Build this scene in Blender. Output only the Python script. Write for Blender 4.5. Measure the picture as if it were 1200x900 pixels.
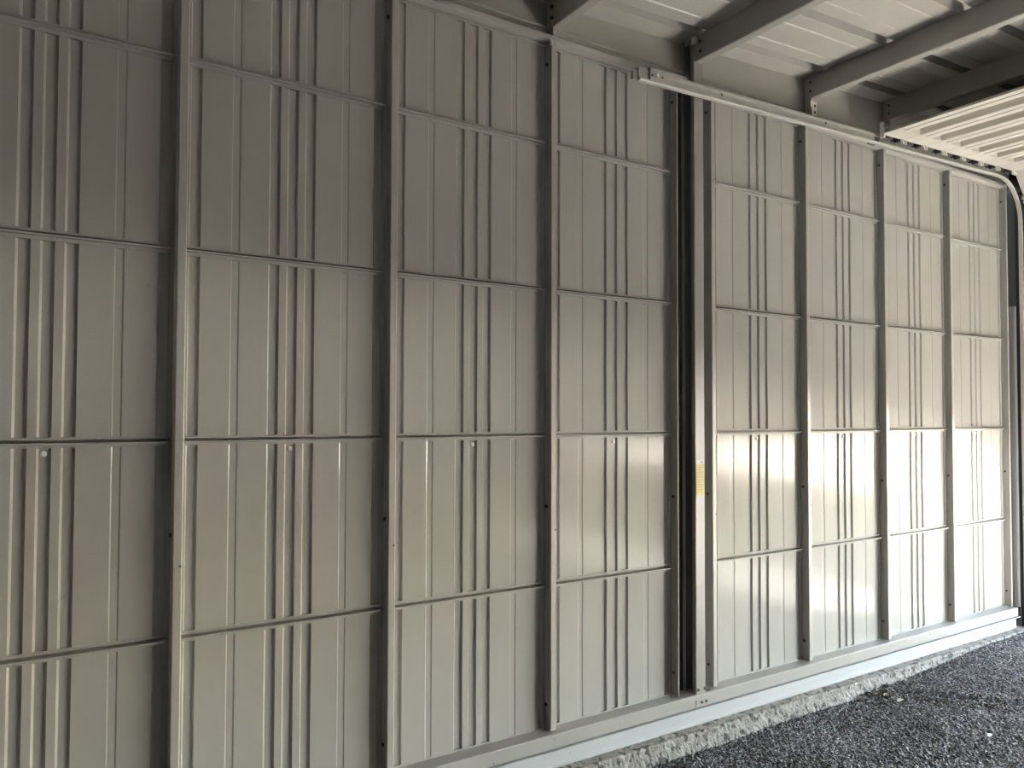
import bpy, bmesh, math, random
import numpy as np
from mathutils import Vector, Matrix, noise

for o in list(bpy.data.objects):
    bpy.data.objects.remove(o, do_unlink=True)
C = bpy.context.scene.collection
G = 1.43                      # camera height above the garage floor; the wall was measured from eye level

# ------------------------------------------------------------------ camera
cam_d = bpy.data.cameras.new('camera')
cam = bpy.data.objects.new('camera', cam_d)
C.objects.link(cam)
YAW, PITCH, ROLL = 0.5697, 0.0278, -0.0028
cy, sy, cp, sp = math.cos(YAW), math.sin(YAW), math.cos(PITCH), math.sin(PITCH)
r0 = Vector((cy, -sy, 0)); f0 = Vector((sy * cp, cy * cp, sp)); u0 = Vector((-sy * sp, -cy * sp, cp))
c, s = math.cos(ROLL), math.sin(ROLL)
rx = r0 * c - u0 * s; uy = r0 * s + u0 * c
m = Matrix((rx, uy, -f0)).transposed().to_4x4()
m.translation = Vector((0, -2.5, G))
cam.matrix_world = m
cam_d.sensor_width = 36; cam_d.lens = 27.0
cam_d.shift_y = 9.76 / 1200
cam_d.clip_start = 0.05; cam_d.clip_end = 500
bpy.context.scene.camera = cam

# ------------------------------------------------------------------ sky, sun, exposure
SUN_EL, SUN_AZ = math.radians(48), math.radians(42)     # low sun beyond the door, shining under its edge
w = bpy.data.worlds.new('sky'); bpy.context.scene.world = w; w.use_nodes = True
nt = w.node_tree; nt.nodes.clear()
sky = nt.nodes.new('ShaderNodeTexSky'); sky.sky_type = 'NISHITA'; sky.sun_disc = False
sky.sun_elevation = SUN_EL; sky.sun_rotation = math.radians(90) - SUN_AZ
sky.air_density = 1.0; sky.dust_density = 2.0; sky.ozone_density = 1.0
bg = nt.nodes.new('ShaderNodeBackground'); bg.inputs[1].default_value = 0.30
tint = nt.nodes.new('ShaderNodeMix'); tint.data_type = 'RGBA'; tint.blend_type = 'MULTIPLY'; tint.inputs['Factor'].default_value = 1
tint.inputs['B'].default_value = (1.10, 1.0, .88, 1)      # hazy sky
wo = nt.nodes.new('ShaderNodeOutputWorld')
nt.links.new(sky.outputs[0], tint.inputs['A']); 
tc = nt.nodes.new('ShaderNodeTexCoord'); sx = nt.nodes.new('ShaderNodeSeparateXYZ'); hz = nt.nodes.new('ShaderNodeMapRange')
hz.inputs[1].default_value = 0.04; hz.inputs[2].default_value = 0.40; hz.inputs[3].default_value = 2.3; hz.inputs[4].default_value = 0.62   # bright haze low over the horizon
hz.interpolation_type = 'SMOOTHSTEP'
nt.links.new(tc.outputs['Generated'], sx.inputs[0]); nt.links.new(sx.outputs[2], hz.inputs[0])
haze = nt.nodes.new('ShaderNodeVectorMath'); haze.operation = 'SCALE'
nt.links.new(tint.outputs['Result'], haze.inputs[0]); nt.links.new(hz.outputs[0], haze.inputs['Scale'])
nt.links.new(haze.outputs[0], bg.inputs[0]); nt.links.new(bg.outputs[0], wo.inputs[0])
sd = bpy.data.lights.new('sun', 'SUN'); sd.energy = 44; sd.angle = math.radians(0.6); sd.color = (1, .925, .80)
sun = bpy.data.objects.new('sun', sd); C.objects.link(sun)
sv = Vector((math.cos(SUN_EL) * math.cos(SUN_AZ), math.cos(SUN_EL) * math.sin(SUN_AZ), math.sin(SUN_EL)))
sun.rotation_euler = sv.to_track_quat('Z', 'Y').to_euler()
vs = bpy.context.scene.view_settings
vs.view_transform = 'Standard'; vs.look = 'None'; vs.gamma = 1; vs.use_curve_mapping = False
vs.exposure = 3.65

# ------------------------------------------------------------------ materials
def mat(name, col, rough=.4, metal=0, var=.06, vscale=6, bump=0, bscale=4, spec=.5, dirt=None):
    m = bpy.data.materials.new(name); m.use_nodes = True
    n = m.node_tree; b = n.nodes['Principled BSDF']
    b.inputs['Roughness'].default_value = rough; b.inputs['Metallic'].default_value = metal
    b.inputs['Specular IOR Level'].default_value = spec
    geo = n.nodes.new('ShaderNodeNewGeometry')
    nz = n.nodes.new('ShaderNodeTexNoise'); nz.inputs['Scale'].default_value = vscale; nz.inputs['Detail'].default_value = 4
    n.links.new(geo.outputs['Position'], nz.inputs['Vector'])
    rp = n.nodes.new('ShaderNodeValToRGB')
    rp.color_ramp.elements[0].position = .3; rp.color_ramp.elements[1].position = .7
    rp.color_ramp.elements[0].color = tuple(x * (1 - var) for x in col) + (1,)
    rp.color_ramp.elements[1].color = tuple(min(1, x * (1 + var)) for x in col) + (1,)
    n.links.new(nz.outputs[0], rp.inputs[0])
    out = rp.outputs[0]
    if dirt:
        dc, amount, ds = dirt
        d = n.nodes.new('ShaderNodeTexNoise'); d.inputs['Scale'].default_value = ds; d.inputs['Detail'].default_value = 6
        n.links.new(geo.outputs['Position'], d.inputs['Vector'])
        dr = n.nodes.new('ShaderNodeValToRGB')
        dr.color_ramp.elements[0].position = 1 - amount; dr.color_ramp.elements[1].position = min(1, 1.06 - amount)
        n.links.new(d.outputs[0], dr.inputs[0])
        mx = n.nodes.new('ShaderNodeMix'); mx.data_type = 'RGBA'
        n.links.new(dr.outputs[0], mx.inputs['Factor']); n.links.new(out, mx.inputs['A'])
        mx.inputs['B'].default_value = tuple(dc) + (1,)
        out = mx.outputs['Result']
    n.links.new(out, b.inputs['Base Color'])
    if bump:
        bn = n.nodes.new('ShaderNodeTexNoise'); bn.inputs['Scale'].default_value = bscale; bn.inputs['Detail'].default_value = 2
        n.links.new(geo.outputs['Position'], bn.inputs['Vector'])
        bp = n.nodes.new('ShaderNodeBump'); bp.inputs['Distance'].default_value = bump; bp.inputs['Strength'].default_value = 1
        n.links.new(bn.outputs[0], bp.inputs['Height']); n.links.new(bp.outputs[0], b.inputs['Normal'])
    return m

M = {}
M['panel'] = mat('panel_paint', (.375, .368, .345), .115, var=.02, vscale=3, bump=.0007, bscale=3.0, spec=.12, dirt=((.30, .28, .25), .27, 14))
M['stud'] = mat('stud_paint', (.37, .36, .337), .35, var=.03, dirt=((.25, .22, .2), .27, 20))
M['beam'] = mat('beam_paint', (.34, .33, .31), .4, var=.03)
M['deck'] = mat('deck_paint', (.46, .447, .415), .35, var=.03)
M['jamb'] = mat('jamb_paint', (.20, .20, .20), .4, var=.03)
M['fascia'] = mat('fascia_paint', (.38, .365, .33), .35, var=.03)
M['post'] = mat('post_paint', (.29, .283, .267), .35, var=.03)
M['sill'] = mat('sill_paint', (.36, .35, .33), .3, var=.03, dirt=((.15, .14, .12), .30, 50))
M['flashing'] = mat('flashing_paint', (.46, .47, .48), .3, var=.03, dirt=((.12, .12, .12), .31, 55))
M['door'] = mat('door_paint', (.58, .56, .51), .4, var=.03, dirt=((.4, .36, .3), .25, 18))
M['track'] = mat('painted_track', (.36, .35, .325), .35, var=.06, vscale=20)
M['rail'] = mat('track_rail', (.46, .45, .42), .35, var=.04, vscale=20)
M['bright'] = mat('bright_zinc', (.78, .77, .73), .3, metal=.5, var=.05, vscale=30)
M['dark'] = mat('dark_steel_and_shade', (.06, .058, .055), .45, metal=.3)
M['black'] = mat('black_rubber_and_shade', (.015, .015, .015), .7)
M['cap'] = mat('white_plastic', (.75, .75, .74), .35)
M['label_yellow'] = mat('label_yellow', (.37, .31, .06), .45, var=.05, vscale=60)
M['label_white'] = mat('label_white', (.38, .375, .35), .45)
M['label_ink'] = mat('label_ink', (.23, .18, .035), .5)
M['label_ink_dark'] = mat('label_ink_dark', (.12, .12, .11), .5)
M['concrete'] = mat('curb_concrete', (.27, .255, .235), .85, var=.25, vscale=22, bump=.01, bscale=55, dirt=((.08, .075, .07), .45, 30))
M['leaf'] = mat('dry_leaf', (.19, .16, .13), .7, var=.4, vscale=40)
M['leaf_pale'] = mat('pale_leaf', (.36, .32, .26), .7, var=.3, vscale=40)
M['scrap'] = mat('white_scrap', (.85, .85, .82), .6)
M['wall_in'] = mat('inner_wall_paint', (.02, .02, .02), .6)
M['pale_wall'] = mat('pale_gravel', (.50, .49, .475), .95, var=.35, vscale=.22)
M['drive'] = mat('driveway_asphalt', (.016, .0155, .015), 1, var=.2, vscale=2, spec=.05)

def asphalt():
    m = bpy.data.materials.new('coarse_asphalt'); m.use_nodes = True
    n = m.node_tree; b = n.nodes['Principled BSDF']; b.inputs['Roughness'].default_value = .8
    geo = n.nodes.new('ShaderNodeNewGeometry')
    v = n.nodes.new('ShaderNodeTexVoronoi'); v.inputs['Scale'].default_value = 125; v.inputs['Randomness'].default_value = 1
    n.links.new(geo.outputs['Position'], v.inputs['Vector'])
    sep = n.nodes.new('ShaderNodeSeparateColor'); n.links.new(v.outputs['Color'], sep.inputs[0])
    rp = n.nodes.new('ShaderNodeValToRGB'); e = rp.color_ramp.elements
    e[0].position = 0; e[0].color = (.03, .028, .027, 1); e[1].position = 1; e[1].color = (.40, .405, .42, 1)
    a = e.new(.45); a.color = (.125, .126, .131, 1); a = e.new(.8); a.color = (.25, .252, .262, 1)
    n.links.new(sep.outputs[0], rp.inputs[0])
    nz = n.nodes.new('ShaderNodeTexNoise'); nz.inputs['Scale'].default_value = 2.2; nz.inputs['Detail'].default_value = 5
    n.links.new(geo.outputs['Position'], nz.inputs['Vector'])
    mr = n.nodes.new('ShaderNodeMapRange'); mr.inputs[1].default_value = .3; mr.inputs[2].default_value = .7
    mr.inputs[3].default_value = .75; mr.inputs[4].default_value = 1.3
    n.links.new(nz.outputs[0], mr.inputs[0])
    mx = n.nodes.new('ShaderNodeMix'); mx.data_type = 'RGBA'; mx.blend_type = 'MULTIPLY'; mx.inputs['Factor'].default_value = 1
    n.links.new(rp.outputs[0], mx.inputs['A']); n.links.new(mr.outputs[0], mx.inputs['B'])
    n.links.new(mx.outputs['Result'], b.inputs['Base Color'])
    bp = n.nodes.new('ShaderNodeBump'); bp.inputs['Distance'].default_value = .012; bp.inputs['Strength'].default_value = 1; bp.invert = True
    n.links.new(v.outputs['Distance'], bp.inputs['Height']); n.links.new(bp.outputs[0], b.inputs['Normal'])
    return m
M['asphalt'] = asphalt()

# ------------------------------------------------------------------ helpers
class MB:
    """collects shapes in eye-level wall coordinates and links them as one mesh"""
    def __init__(self): self.bm = bmesh.new()
    def box(self, x0, x1, y0, y1, z0, z1, bev=0, slope=0):
        vs_ = []
        for x in (x0, x1):
            for y in (y0, y1):
                for z in (z0, z1):
                    vs_.append(self.bm.verts.new((x, y, z + slope * (x - x0))))
        f = [(0, 1, 3, 2), (4, 6, 7, 5), (0, 4, 5, 1), (2, 3, 7, 6), (0, 2, 6, 4), (1, 5, 7, 3)]
        fs = [self.bm.faces.new([vs_[i] for i in q]) for q in f]
        if bev:
            es = list({e for q in fs for e in q.edges})
            bmesh.ops.bevel(self.bm, geom=es, offset=bev, segments=2, profile=.5, affect='EDGES')
        return self
    def prism(self, pts, axis, a, b, cuts=1, fn=None, caps=True):
        """closed outline pts (p, q) swept along axis from a to b; fn may move a vertex"""
        rows = []
        for k in range(cuts + 1):
            t = a + (b - a) * k / cuts
            row = []
            for p, q in pts:
                co = {'x': (t, p, q), 'y': (p, t, q), 'z': (p, q, t)}[axis]
                if fn: co = fn(*co)
                row.append(self.bm.verts.new(co))
            rows.append(row)
        n = len(pts)
        for k in range(cuts):
            for i in range(n):
                j = (i + 1) % n
                self.bm.faces.new((rows[k][i], rows[k][j], rows[k + 1][j], rows[k + 1][i]))
        if caps:
            self.bm.faces.new(rows[0][::-1]); self.bm.faces.new(rows[-1])
        return self
    def tube(self, path, r, seg=10):
        path = [Vector(p) for p in path]; rings = []
        for i, p in enumerate(path):
            t = (path[min(i + 1, len(path) - 1)] - path[max(i - 1, 0)]).normalized()
            a = t.cross(Vector((0, 1, 0)))
            if a.length < .1: a = t.cross(Vector((1, 0, 0)))
            a.normalize(); b_ = t.cross(a)
            rings.append([self.bm.verts.new(p + r * (math.cos(2 * math.pi * k / seg) * a + math.sin(2 * math.pi * k / seg) * b_)) for k in range(seg)])
        for i in range(len(rings) - 1):
            for k in range(seg):
                j = (k + 1) % seg
                self.bm.faces.new((rings[i][k], rings[i][j], rings[i + 1][j], rings[i + 1][k]))
        self.bm.faces.new(rings[0][::-1]); self.bm.faces.new(rings[-1])
        return self
    def sweep(self, path, prof):
        """profile (n, y) swept along a path in the x-z plane, n along the path's normal"""
        rings = []
        path = [Vector(p) for p in path]
        for i, p in enumerate(path):
            t = (path[min(i + 1, len(path) - 1)] - path[max(i - 1, 0)]).normalized()
            nrm = Vector((-t.z, 0, t.x))
            rings.append([self.bm.verts.new(p + nrm * a + Vector((0, b, 0))) for a, b in prof])
        n = len(prof)
        for i in range(len(rings) - 1):
            for k in range(n):
                j = (k + 1) % n
                self.bm.faces.new((rings[i][k], rings[i][j], rings[i + 1][j], rings[i + 1][k]))
        self.bm.faces.new(rings[0][::-1]); self.bm.faces.new(rings[-1])
        return self
    def disc(self, ce, axis, r, h, seg=12, dome=.6):
        ce = Vector(ce); ax = Vector(axis).normalized()
        a = ax.cross(Vector((0, 0, 1)))
        if a.length < .1: a = ax.cross(Vector((1, 0, 0)))
        a.normalize(); b_ = ax.cross(a)
        prev = None
        for rr, hh in ((r, 0), (r, h * .5), (r * dome, h)):
            ring = [self.bm.verts.new(ce + ax * hh + rr * (math.cos(2 * math.pi * k / seg) * a + math.sin(2 * math.pi * k / seg) * b_)) for k in range(seg)]
            if prev is None: self.bm.faces.new(ring[::-1])
            else:
                for k in range(seg):
                    j = (k + 1) % seg
                    self.bm.faces.new((prev[k], prev[j], ring[j], ring[k]))
            prev = ring
        self.bm.faces.new(prev)
        return self
    def build(self, name, material, parent=None, smooth=False):
        bmesh.ops.recalc_face_normals(self.bm, faces=self.bm.faces)
        me = bpy.data.meshes.new(name)
        off = Vector((0, 0, G))
        root = parent
        while root is not None:
            off = off - root.location; root = root.parent
        for v in self.bm.verts: v.co += off
        self.bm.to_mesh(me); self.bm.free()
        me.materials.append(material)
        if smooth:
            for p in me.polygons: p.use_smooth = True
        o = bpy.data.objects.new(name, me); C.objects.link(o)
        if parent: o.parent = parent
        return o

def tag(o, label=None, cat=None, group=None, kind=None):
    if label: o['label'] = label
    if cat: o['category'] = cat
    if group: o['group'] = group
    if kind: o['kind'] = kind
    return o
def thing(name, label, cat, loc, group=None):
    o = bpy.data.objects.new(name, None); C.objects.link(o)
    o.location = (loc[0], loc[1], loc[2] + G); o.empty_display_size = .1
    return tag(o, label, cat, group)
def copy_tree(o, parent=None):
    k = o.copy(); C.objects.link(k)
    if parent: k.parent = parent
    for ch in list(o.children): copy_tree(ch, k)
    return k
def structure(o, label=None):
    o['kind'] = 'structure'
    if label: o['label'] = label
    return o

# measured positions (metres, eye level = 0, wall sheet = y 0, camera side = -y)
PW = 0.6856                                   # panel pitch
PC = [0.1327 - .075 + PW * i for i in range(4)] + [3.0935 - .075 + PW * i for i in range(4)]
ZB, ZT = -1.235, 1.478
RAILS = [1.081, .494, -.086, -.676]
X_END = 5.425
ROOF = lambda x: 1.745 + .05 * (x - 3.4)      # underside of the roof pans
DOOR_Y = -5.2
ROOM_Y = -6.0

# ------------------------------------------------------------------ large structure
def sstep(a, b, t):
    t = max(0, min(1, (t - a) / (b - a))); return t * t * (3 - 2 * t)
def floor_z(x): return -1.43 + .055 * sstep(3.3, 5.2, x)
rng = np.random.default_rng(4)
xs = [-1.7, -.8, 0, .8, 1.4] + list(np.arange(1.85, 5.66, .0095))
ys = [-6.0, -5, -4, -3, -2.2, -1.7] + list(np.arange(-1.35, .07, .0095))
crack = [(3.80, -.22), (3.87, -.30), (3.92, -.42), (4.0, -.50), (4.06, -.62), (4.20, -.74), (4.34, -.98)]
def dist_crack(x, y):
    d = 9
    for (ax, ay), (bx, by) in zip(crack, crack[1:]):
        vx, vy = bx - ax, by - ay
        t = max(0, min(1, ((x - ax) * vx + (y - ay) * vy) / (vx * vx + vy * vy)))
        d = min(d, math.hypot(x - ax - t * vx, y - ay - t * vy))
    return d
verts = []
for i, x in enumerate(xs):
    for j, y in enumerate(ys):
        z = floor_z(x)
        if 1.86 < x < 5.70 and y > -1.33:
            z += rng.uniform(-.0045, .0045) + .008 * noise.noise(Vector((x * 3, y * 3, 0)))
            if 3.7 < x < 4.5:
                d = dist_crack(x, y) + .02 * noise.noise(Vector((x * 14, y * 14, 3)))
                if d < .09:
                    z += .020 * math.exp(-((d - .05) / .025) ** 2) - .018 * math.exp(-(d / .014) ** 2)
        verts.append((x, y, z + G))
nyv = len(ys)
faces = [(i * nyv + j, (i + 1) * nyv + j, (i + 1) * nyv + j + 1, i * nyv + j + 1) for i in range(len(xs) - 1) for j in range(nyv - 1)]
me = bpy.data.meshes.new('floor'); me.from_pydata(verts, [], faces); me.materials.append(M['asphalt'])
fl = bpy.data.objects.new('floor', me); C.objects.link(fl); structure(fl, 'coarse grey asphalt floor')

b = MB(); b.box(5.66, 140, -90, 90, -1.5, -1.377)
structure(b.build('driveway', M['drive']))

# roof deck: wide pans with narrow upstanding ribs, running along the wall
prof = []
def pan_profile(off):
    p = [(.10, 0)]
    k = 0
    while True:
        yk = -.11 - .347 * k
        if yk < ROOM_Y + .3: break
        p += [(yk + .026, 0), (yk + .016, .055), (yk - .016, .055), (yk - .026, 0)]
        for d in (.10, .245):
            yb = yk - .026 - d + .026
            p += [(yb + .009, 0), (yb + .005, .004), (yb - .005, .004), (yb - .009, 0)]
        k += 1
    p.append((ROOM_Y, 0))
    return [(a, q + off) for a, q in p]
lo = pan_profile(0); hi = pan_profile(.004)
b = MB(); b.prism(lo + hi[::-1], 'x', -1.7, 5.70, 1, fn=lambda x, y, z: (x, y, z + ROOF(x)))
structure(b.build('ceiling', M['deck']), 'ribbed steel roof deck')

# strip of wall above the panels, and the parts of the room behind the camera
b = MB()
b.prism([(.03, 1.500), (.004, 1.500), (.004, 1.556), (.000, 1.560), (.000, 1.568), (.016, 1.574), (.016, 1.72), (.03, 1.72)], 'x', -1.7, 5.62, 1,
        fn=lambda x, y, z: (x, y, z if z < 1.7 else ROOF(x) + .001))
b.box(-1.7, PC[0] - .36, 0, .03, -1.4, 1.5)
structure(b.build('wall_back', M['fascia']), 'grey steel strip of wall above the panels')
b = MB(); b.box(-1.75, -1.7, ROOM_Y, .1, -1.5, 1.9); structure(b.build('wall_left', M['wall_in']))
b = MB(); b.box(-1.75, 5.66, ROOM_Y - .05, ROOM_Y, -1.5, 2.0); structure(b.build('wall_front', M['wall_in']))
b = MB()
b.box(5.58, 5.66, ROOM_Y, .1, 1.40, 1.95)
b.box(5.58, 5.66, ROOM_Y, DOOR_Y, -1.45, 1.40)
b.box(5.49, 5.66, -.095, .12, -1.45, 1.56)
b.box(5.560, 5.60, -.22, .10, -1.45, 1.52)  # unseen strip added to block the light slit at the door's end
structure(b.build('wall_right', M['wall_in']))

# sill channel, flashing under it, rail over the panels, concrete curb
b = MB()
b.prism([(.03, ZB), (-.066, ZB), (-.070, ZB - .004), (-.070, ZB - .052), (-.066, ZB - .056), (-.052, ZB - .056), (-.052, ZB - .064), (.03, ZB - .064)], 'x', -1.7, X_END - .002)
structure(b.build('trim_1', M['sill']), 'beige sill channel under the wall panels')
b = MB()
b.prism([(.03, ZB - .060), (-.058, ZB - .060), (-.074, ZB - .061), (-.074, ZB - .064), (-.070, ZB - .066), (-.070, ZB - .118), (-.076, ZB - .122), (-.076, ZB - .125), (.03, ZB - .125)], 'x', -1.7, X_END - .03)
b.box(X_END - .03, X_END + .02, -.076, .0, ZB - .064, ZB - .060)
structure(b.build('trim_2', M['flashing']), 'white flashing strip under the sill')
b = MB()
b.prism([(.02, 1.486), (-.034, 1.486), (-.041, 1.489), (-.041, 1.507), (-.036, 1.511), (.02, 1.511)], 'x', -1.7, X_END)
structure(b.build('trim_3', M['stud']), 'top rail above the wall panels')
random.seed(3)
def curb_fn(x, y, z):
    if y < -.1:
        n1 = noise.noise(Vector((x * 2.2, z * 9, 1))); n2 = noise.noise(Vector((x * 17, z * 30, 5))); n3 = noise.noise(Vector((x * 60, z * 60, 8)))
        y += .006 * n1 + .005 * n2 + .003 * n3
        if y < -.13: z += .010 * n1 + .007 * n2
    elif y < -.07: z += .0015 * noise.noise(Vector((x * 50, y * 50, 2)))
    return (x, y, z)
b = MB()
b.prism([(.05, -1.52), (.05, -1.362), (-.06, -1.360), (-.085, -1.360), (-.105, -1.362), (-.122, -1.362), (-.127, -1.370), (-.129, -1.385), (-.136, -1.395), (-.142, -1.41), (-.150, -1.425), (-.156, -1.45), (-.156, -1.52)], 'x', -1.7, 5.46, 760, fn=curb_fn)
structure(b.build('trim_4', M['concrete'], smooth=False), 'rough concrete curb under the flashing')
b = MB()
b.prism([(5.432, .02), (5.432, -.066), (5.436, -.072), (5.452, -.072), (5.452, -.06), (5.446, -.06), (5.446, .02)], 'z', ZB + .002, .707)
structure(b.build('trim_5', M['jamb']), 'grey cover plate of the door jamb')
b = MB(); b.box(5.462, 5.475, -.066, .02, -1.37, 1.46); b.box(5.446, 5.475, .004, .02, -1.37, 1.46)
structure(b.build('trim_6', M['black']), 'dark inside of the door jamb')  # black colour stands in for the deep shade inside the jamb

# outside, seen past the jamb and mirrored in the paint
b = MB(); b.box(14, 140, -17, 90, -1.5, -1.368)
structure(b.build('gravel_lot', M['pale_wall']), 'pale gravel lot beyond the driveway')

# ------------------------------------------------------------------ wall panels
D, SL, SH = .008, .0065, .0018
def panel_outline():
    p = [(-.329, 0), (-.318, 0), (-.313, D), (-.288, D), (-.283, 0)]
    def groove(a, b_, d, s_): return [(a, 0), (a + s_, d), (b_ - s_, d), (b_, 0)]
    p += groove(-.193, -.166, SH, .004)
    p += groove(-.0765, -.0405, D, SL) + groove(-.0180, .0180, D, SL) + groove(.0405, .0765, D, SL)
    p += groove(.166, .193, SH, .004)
    p += [(.283, 0), (.288, D), (.313, D), (.318, 0), (.329, 0)]
    return p
PANEL_LABELS = [
    'dim ribbed steel wall panel cut off by the left edge of the photo',
    'ribbed steel wall panel second from the left, the widest whole panel',
    'ribbed steel wall panel third from the left, two panels left of the dark post',
    'ribbed steel wall panel just left of the dark post, under the start of the door track',
    'ribbed steel wall panel just right of the post with the yellow sticker, glossy with glare',
    'ribbed steel wall panel second to the right of the post with the yellow sticker',
    'ribbed steel wall panel second from the right end of the wall',
    'narrowest looking ribbed steel wall panel at the right end beside the door jamb']
def make_panel(cx):
    root = thing('wall_panel', PANEL_LABELS[0], 'wall panel', (cx, 0, ZB), 'ribbed wall panels')
    o = panel_outline()
    zs = [ZB] + RAILS[::-1] + [ZT]
    def dish(x, y, z):                          # the thin sheet sags slightly between the rails that hold it
        if y > .015: return (x, y, z)
        for a, e in zip(zs, zs[1:]):
            if a <= z <= e:
                t = (z - a) / (e - a); return (x, y + .0017 * 4 * t * (1 - t), z)
        return (x, y, z)
    b = MB()
    for k, (a, e) in enumerate(zip(zs, zs[1:])):
        b.prism([(cx + x, y) for x, y in o] + [(cx + .329, .02), (cx - .329, .02)], 'z', a + (.009 if k else 0), e, 10, fn=dish)
    b.build('ribbed_sheet', M['panel'], root)
    b = MB(); b.box(cx - .329, cx + .329, -.0012, .02, ZT - .004, 1.492); b.box(cx - .329, cx + .329, -.0035, .001, 1.479, 1.4815)
    b.build('top_flange', M['panel'], root)
    b = MB(); b.box(cx - .329, cx + .329, -.0015, .012, ZB, ZB + .006); b.build('bottom_flange', M['panel'], root)
    for zr in RAILS:
        b = MB()
        xa, xb = cx - .327, cx + .312
        b.prism([(.006, zr - .014), (-.0016, zr - .014), (-.0016, zr - .003), (-.017, zr - .0030), (-.019, zr - .0042), (-.0205, zr - .003),
                 (-.0205, zr + .0005), (-.018, zr + .0012), (.013, zr + .0012), (.013, zr - .002), (.006, zr - .002)], 'x', xa, xb)
        b.prism([(.013, zr + .0085), (-.0018, zr + .0082), (-.0034, zr + .0088), (-.0034, zr + .0100), (-.0018, zr + .0112), (-.0018, zr + .017), (.006, zr + .017), (.006, zr + .0098), (.013, zr + .0098)], 'x', xa, xb)
        b.box(cx - .3292, cx + .3292, .0125, .018, zr - .004, zr + .0125)
        b.build('horizontal_rail', M['panel'], root)
    b = MB(); b.disc((cx, D, RAILS[2] - .03), (0, -1, 0), .0085, .006); b.build('screw_cap', M['cap'], root, smooth=False)
    return root
p0 = make_panel(PC[0])
for i, cx in enumerate(PC):
    o = p0 if i == 0 else copy_tree(p0)
    o.location.x = cx; o['label'] = PANEL_LABELS[i]

# upright studs that join the panels
STUD_X = [PC[0] + .343, PC[1] + .343, PC[2] + .343, PC[4] - .343, PC[4] + .343, PC[5] + .343, PC[6] + .343]
STUD_LABELS = [
    'upright steel stud nearest the left edge of the photo',
    'upright steel stud second from the left, between two dim panels',
    'upright steel stud next left of the dark post, meeting the roof beam corner',
    'pale upright steel stud close against the right side of the post with the yellow sticker',
    'upright steel stud first to the right of the post, one whole panel away from it',
    'upright steel stud under the end of the track channel, two panels right of the post',
    'upright steel stud at the left edge of the rightmost wall panel']
def make_stud(x):
    root = thing('wall_stud', STUD_LABELS[0], 'wall stud', (x, 0, ZB), 'upright wall studs')
    b = MB()
    hw = .0137
    b.prism([(x - hw, .02), (x - hw, -.037), (x - hw + .003, -.040), (x + hw - .003, -.040), (x + hw, -.037), (x + hw, .02)], 'z', ZB + .002, 1.486)
    b.build('stud_channel', M['stud'], root)
    for z in (1.399, -.365, -1.138):
        b = MB(); b.disc((x - hw, -.012, z), (-1, 0, 0), .007, .006, seg=6, dome=.9); b.build('bolt', M['dark'], root)
    b = MB(); b.disc((x + hw - .006, -.040, -.455), (0, -1, 0), .0035, .002, seg=8); b.build('rivet', M['dark'], root)
    return root
s0 = make_stud(STUD_X[0])
for i, x in enumerate(STUD_X):
    o = s0 if i == 0 else copy_tree(s0)
    o.location.x = x; o['label'] = STUD_LABELS[i]
# thin end flange left of the post, and the end stud at the jamb
def end_flange(x, w_, label):
    root = thing('end_flange', label, 'wall flange', (x, 0, ZB))
    b = MB(); b.prism([(x, .02), (x, -.039), (x + w_, -.040), (x + w_, .02)], 'z', ZB + .002, 1.486)
    b.build('flange_plate', M['stud'], root)
    for z in (1.399, -.365, -1.138):
        b = MB(); b.disc((x, -.012, z), (-1, 0, 0), .007, .006, seg=6, dome=.9); b.build('bolt', M['dark'], root)
end_flange(PC[3] + .330, .005, 'thin bright steel flange edge beside the dark recess left of the post')
end_flange(PC[7] + .332, .014, 'steel flange at the far right end of the wall beside the door jamb')
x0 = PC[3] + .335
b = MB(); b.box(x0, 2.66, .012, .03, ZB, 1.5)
structure(b.build('trim_7', M['dark']), 'recessed strip of wall behind the post')  # dark colour stands in for the shade in the recess beside the post

# ------------------------------------------------------------------ post with its sticker
PX0, PX1 = 2.524, 2.584
post = thing('steel_post', 'square steel post standing between the panels, dark left side and a yellow sticker', 'post', (2.554, -.03, ZB))
b = MB()
b.prism([(PX0, -.064), (PX0 + .003, -.067), (PX1 - .003, -.067), (PX1, -.064), (PX1, .010), (PX1 - .002, .012), (PX0, .012), (PX0, -.006), (PX0 + .003, -.006), (PX0 + .003, .009),
         (PX1 - .004, .009), (PX1 - .004, -.0635), (PX0 + .003, -.0635), (PX0 + .003, -.050), (PX0, -.050)], 'z', ZB, ROOF(2.55) - .002)
b.build('post_shaft', M['post'], post)
b = MB(); b.box(PX0 - .004, PX1 + .012, -.0725, -.07, ZB - .05, ZB - .02); foot = b.build('foot_plate', M['sill'], post)
for x, y, z in ((2.552, -.0725, -1.268), (2.580, -.0725, -1.268), (2.576, -.067, -1.214), (2.536, -.067, -1.214)):
    b = MB(); b.disc((x, y, z), (0, -1, 0), .006, .005, seg=6, dome=.9); b.build('foot_bolt', M['dark'], foot)
b = MB(); b.prism([(2.59, -.03), (2.625, -.055), (2.628, -.052), (2.594, -.026)], 'z', ZB, ZB + .003); b.build('foot_clip', M['dark'], post)
lab = thing('warning_label', 'yellow warning sticker with a white top strip on the front of the post', 'sticker', (2.55, -.0672, -.29))
b = MB(); b.box(2.5285, 2.580, -.0680, -.0672, -.361, -.222); sheet = b.build('yellow_sheet', M['label_yellow'], lab)
b = MB(); b.box(2.5285, 2.580, -.0680, -.0672, -.222, -.204); title = b.build('title_strip', M['label_white'], lab)
b = MB(); b.box(2.554, 2.570, -.0683, -.0679, -.216, -.211); b.build('title_mark', M['label_ink_dark'], title)
random.seed(8)
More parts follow.
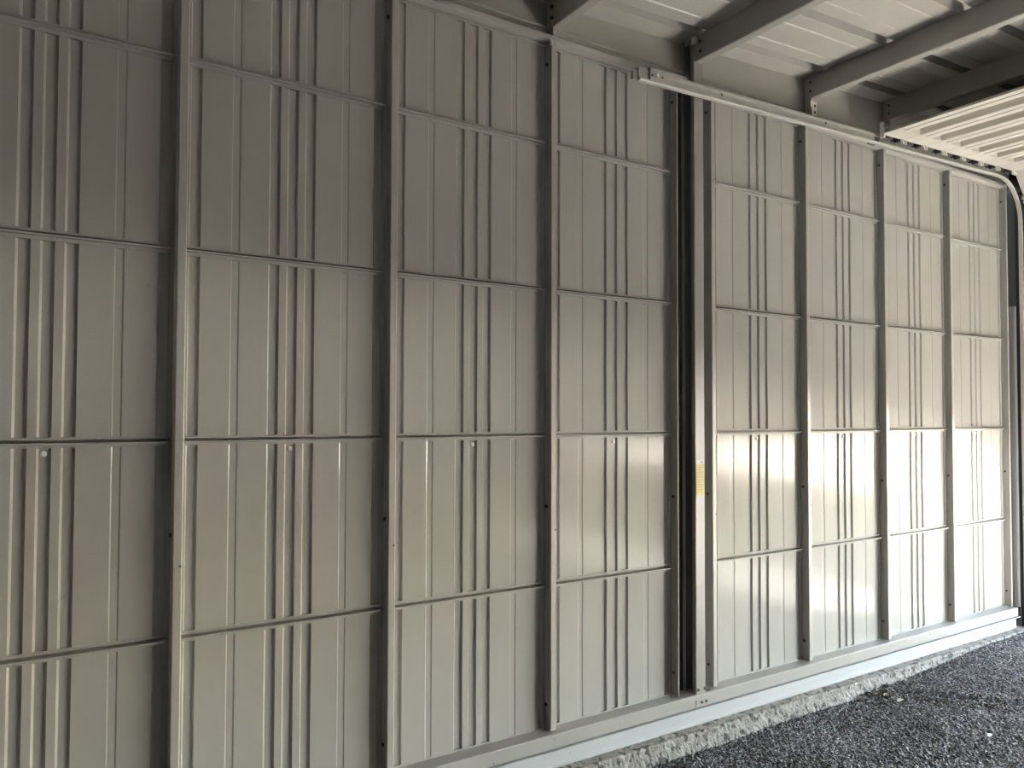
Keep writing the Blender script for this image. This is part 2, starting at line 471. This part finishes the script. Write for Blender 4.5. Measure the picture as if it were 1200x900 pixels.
for k in range(11):
    z = -.234 - .0112 * k
    b = MB(); b.box(2.534, 2.574 - random.uniform(0, .014), -.0683, -.0679, z - .0022, z + .0012); b.build('print_line', M['label_ink'], sheet)

# ------------------------------------------------------------------ roof beams
BEAMS = [(1.765, .045, 'dark roof beam farthest left at the top edge of the photo'),
         (2.532, .048, 'dark roof beam resting on the post with the yellow sticker'),
         (3.400, .046, 'grey roof beam second from the right, crossing the lit roof deck'),
         (4.100, .046, 'darkest roof beam at the right, just above the raised door slats')]
for x, wd, label in BEAMS:
    zt = ROOF(x) - .002; zb = zt - .114
    y_end = -.0 if x != 2.532 else -.06
    root = thing('roof_beam', label, 'beam', (x, -.1, zb), 'roof beams')
    b = MB()
    b.prism([(x, zb + .004), (x + .004, zb), (x + wd - .003, zb), (x + wd, zb + .003), (x + wd, zt), (x, zt)], 'y', y_end, ROOM_Y,
            fn=lambda px, y, z: (px, y, z + (.05 * (px - x) if z > zb + .05 else 0)))
    b.build('beam_channel', M['beam'], root)
    if x != 2.532:
        b = MB(); b.box(x + .004, x + wd, -.036, .004, 1.511, zb + .001, bev=.002); b.build('stub_post', M['beam'], root)
    for dz in (.035, .08):
        b = MB(); b.disc((x, -.035 if x != 2.532 else -.1, zb + dz), (-1, 0, 0), .007, .006, seg=6, dome=.9); b.build('bolt', M['dark'], root)
# small parts around the beam ends
h = thing('hanger_plate', 'small pale plate with two bolt holes between the beam end and the door track', 'bracket', (3.42, -.06, 1.51))
b = MB(); b.prism([(3.367, 1.600), (3.367, 1.570), (3.378, 1.570), (3.378, 1.5), (3.414, 1.5), (3.414, 1.600)], 'y', -.060, -.056); b.build('plate', M['bright'], h)
for z in (1.578, 1.546):
    b = MB(); b.disc((3.399, -.060, z), (0, -1, 0), .0075, .001, dome=.95); b.build('bolt_hole', M['black'], h)
k_ = thing('deck_clip', 'small pale hooked clip under the roof deck beside the beam on the post', 'clip', (2.52, -.05, 1.69))
b = MB(); b.tube([(2.525, -.020, 1.672), (2.525, -.022, 1.69), (2.522, -.045, 1.694), (2.522, -.070, 1.690), (2.522, -.082, 1.676)], .004, 8)
b.box(2.515, 2.529, -.088, -.06, 1.662, 1.694, bev=.003); b.build('hook', M['bright'], k_)
k_ = thing('corner_clip', 'tiny pale hook under the top rail at the corner of the leftmost roof beam', 'clip', (1.752, -.042, 1.47))
b = MB(); b.tube([(1.752, -.042, 1.486), (1.752, -.048, 1.474), (1.752, -.046, 1.464)], .006, 8); b.build('hook', M['bright'], k_)

# ------------------------------------------------------------------ door track
trk = thing('door_track', 'steel door track running along the top of the panels and curving down at the jamb', 'door track', (2.4, -.1, 1.41))
TZ = lambda x: 1.404 + .0355 * (x - 2.4)
pth = [(x, 0, TZ(x) + .010) for x in np.linspace(2.16, 5.17, 30)]
cx_, cz_, R_ = 5.195, TZ(5.19) + .010 - .265, .265
for k in range(1, 13):
    a = math.pi / 2 * (1 - k / 12)
    pth.append((cx_ + R_ * math.cos(a) * 1.0, 0, cz_ + R_ * math.sin(a)))
pth += [(5.4605, 0, z) for z in np.linspace(1.1, -1.365, 10)]
b = MB()
b.sweep(pth, [(-.006, -.092), (-.0065, -.100), (-.006, -.113), (-.003, -.116), (.002, -.116), (.005, -.113), (.005, -.095), (.002, -.092)])
b.build('guide_rail', M['rail'], trk, smooth=False)
b = MB()
def tch(x, y, z): return (x, y, z + TZ(x))
b.prism([(-.082, .015), (-.1085, .015), (-.1085, .030), (-.1065, .034), (-.1065, .044), (-.1085, .048), (-.1085, .058), (-.106, .061), (-.082, .061)], 'x', 2.16, 3.84, 1, fn=tch)
b.build('channel', M['track'], trk)
b = MB(); b.box(2.215, 2.30, -.118, -.1085, TZ(2.2) + .008, TZ(2.2) + .066, bev=.002, slope=.035)
b.prism([(-.120, .060), (-.120, .066), (-.084, .066), (-.084, .060)], 'x', 2.215, 2.43, 1, fn=tch)
splice = b.build('splice_plate', M['track'], trk)
b = MB(); b.disc((2.252, -.118, TZ(2.25) + .038), (0, -1, 0), .010, .006, seg=14); b.build('bolt_head', M['cap'], splice)
for x in (2.226, 2.283):
    b = MB(); b.disc((x, -.118, TZ(x) + .034), (0, -1, 0), .005, .001, dome=.95); b.build('bolt_hole', M['black'], splice)
b = MB(); b.box(2.135, 2.215, -.100, -.082, TZ(2.15) + .008, TZ(2.15) + .046, bev=.002, slope=.035)
b.build('end_bracket', M['track'], trk)
b = MB(); b.box(2.188, 2.214, -.103, -.099, TZ(2.2) + .012, TZ(2.2) + .046); b.build('end_slot', M['black'], trk)
for x in (2.66, 3.42):
    b = MB(); b.disc((x, -.1065, TZ(x) + .038), (0, -1, 0), .006, .004, seg=6, dome=.9); b.build('bolt', M['dark'], trk)
for z in (.65, .136, -.454, -.632, -1.13):
    b = MB(); b.box(5.424, 5.434, -.034, -.012, z - .022, z + .022, bev=.002); b.build('jamb_tab', M['track'], trk)
b = MB(); b.box(3.845, 3.90, -.10, -.06, TZ(3.85) + .012, TZ(3.85) + .046, bev=.003); b.build('channel_end_stop', M['dark'], trk)
# lintel angle seen as grey pieces behind the rollers
b = MB(); b.prism([(-.060, .030), (-.056, .030), (-.056, .075), (-.060, .075)], 'x', 3.9, 5.3, 1, fn=tch); b.build('back_angle', M['stud'], trk)

# ------------------------------------------------------------------ raised sectional door
door = thing('door_1', 'pale ribbed overhead door raised under the roof at the right', 'garage door', (4.5, -2.6, 1.5))
structure(door)
SP = .2075
def slat(ox, oz, tx, tz, plain=False):
    """one door slat: starts at (ox, oz), runs along (tx, tz); its thickness points away from the room"""
    nx, nz = -tz, tx
    P = lambda a_, q: (ox + a_ * tx + q * nx, oz + a_ * tz + q * nz)
    b = MB()
    # low flat with a fine seam, then a deep recess; the end near the wall is closed
    pr = [(0, .0), (.044, .0), (.046, .004), (.050, .004), (.052, -.002), (.098, -.002), (.103, .045), (SP - .006, .045), (SP - .003, .002),
          (SP - .0005, .002), (SP - .003, .048), (.101, .048), (.096, .001), (.054, .001), (.050, .007), (.046, .007), (.042, .003), (0, .003)]
    b.prism([P(*q) for q in pr], 'y', -.225, DOOR_Y + .05)
    s_ = b.build('slat', M['door'], door)
    e = MB(); e.prism([P(*q) for q in [(0, 0), (.10, -.002), (SP - .004, 0), (SP - .004, .05), (.09, .05), (.05, .006), (0, .006)]], 'y', -.225, -.132)
    e.build('end_cap', M['door'], s_)
    hg = MB(); xb = SP - .012
    for d in (-.020, .010):
        hg.prism([P(*q) for q in [(xb + d - .008, .012), (xb + d, .016), (xb + d + .022, -.020), (xb + d + .013, -.026)]], 'y', -.140, -.126)
    hg.build('hinge_bracket', M['bright'], s_)
    a0, a1 = P(xb - .028, .004), P(xb - .028, -.036)
    rl = MB(); rl.tube([(a0[0], -.130, a0[1]), (a0[0], -.100, a0[1])], .017, 12); rl.build('roller', M['black'], s_)
    ax = MB(); ax.tube([(a0[0], -.16, a0[1]), (a0[0], -.08, a0[1])], .005, 8); ax.build('roller_axle', M['dark'], s_)
slope_n = math.hypot(1, .0355)
for k in range(7):
    xa = 3.872 + SP * k
    slat(xa, TZ(xa) + .050, 1 / slope_n, .0355 / slope_n)
# the door turns down round the curve and hangs to eye level
xa = 3.872 + SP * 7
pts = [(xa, TZ(xa) + .050)]
for a in (26, -14):
    pts.append((cx_ + .305 * math.cos(math.radians(a)), cz_ + .305 * math.sin(math.radians(a))))
pts[-1] = (5.500, cz_ - .075)
z = pts[-1][1]
for k in range(6): pts.append((5.500, z - SP * (k + 1)))
for (ax_, az_), (bx_, bz_) in zip(pts, pts[1:]):
    d = math.hypot(bx_ - ax_, bz_ - az_)
    slat(ax_, az_, (bx_ - ax_) / d, (bz_ - az_) / d)
b = MB(); b.box(5.498, 5.556, DOOR_Y + .05, -.132, pts[-1][1] - .022, pts[-1][1] + .004, bev=.006); b.build('bottom_bar', M['door'], door)
# bracket that carries the first roller
b = MB()
b.box(3.868, 3.915, -.145, -.12, TZ(3.87) + .085, TZ(3.87) + .115, bev=.003)
b.box(3.868, 3.885, -.145, -.12, TZ(3.87) + .030, TZ(3.87) + .09, bev=.003); b.build('end_bracket', M['bright'], door)

# ------------------------------------------------------------------ leaf litter by the curb
random.seed(21)
def leaf(x, y, size, rot, tilt, material, name, label, cat, group):
    me_pts = [(-1, 0, 0), (-.55, .34, .10), (0, .42, .16), (.6, .26, .08), (1.1, 0, 0), (.6, -.28, .12), (0, -.40, .20), (-.55, -.30, .10), (0, 0, -.02)]
    bm = bmesh.new(); R = Matrix.Rotation(rot, 4, 'Z') @ Matrix.Rotation(tilt, 4, 'X')
    top = [bm.verts.new(R @ (Vector(p) * size)) for p in me_pts]
    bot = [bm.verts.new(R @ (Vector(p) * size - Vector((0, 0, .0012)))) for p in me_pts]
    for i in range(8):
        j = (i + 1) % 8
        bm.faces.new((top[i], top[j], top[8])); bm.faces.new((bot[j], bot[i], bot[8])); bm.faces.new((top[i], bot[i], bot[j], top[j]))
    me_ = bpy.data.meshes.new(name); bm.to_mesh(me_); bm.free(); me_.materials.append(material)
    o = bpy.data.objects.new(name, me_); C.objects.link(o)
    lowest = min(v.co.z for v in me_.vertices)
    o.location = (x, y, floor_z(x) + G + .007 - lowest)
    return tag(o, label, cat, group)
for i in range(46):
    t = random.random()
    x = 3.45 + random.gauss(.33, .15); y = -.155 - abs(random.gauss(0, .055))
    pale = random.random() < .35
    leaf(x, y, random.uniform(.012, .028), random.uniform(0, 6.28), random.uniform(-.5, .5), M['leaf_pale'] if pale else M['leaf'], 'dry_leaf',
         'small dry leaf in the litter scattered along the foot of the curb', 'leaf', 'dry leaves by the curb')
leaf(3.641, -.746, .022, .35, .1, M['scrap'], 'paper_scrap', 'small white scrap lying alone on the asphalt at the lower right', 'scrap', None)
leaf(3.70, -.30, .030, .2, .1, M['leaf_pale'], 'pale_twig', 'pale sliver lying on the asphalt beside the leaf pile', 'litter', None)
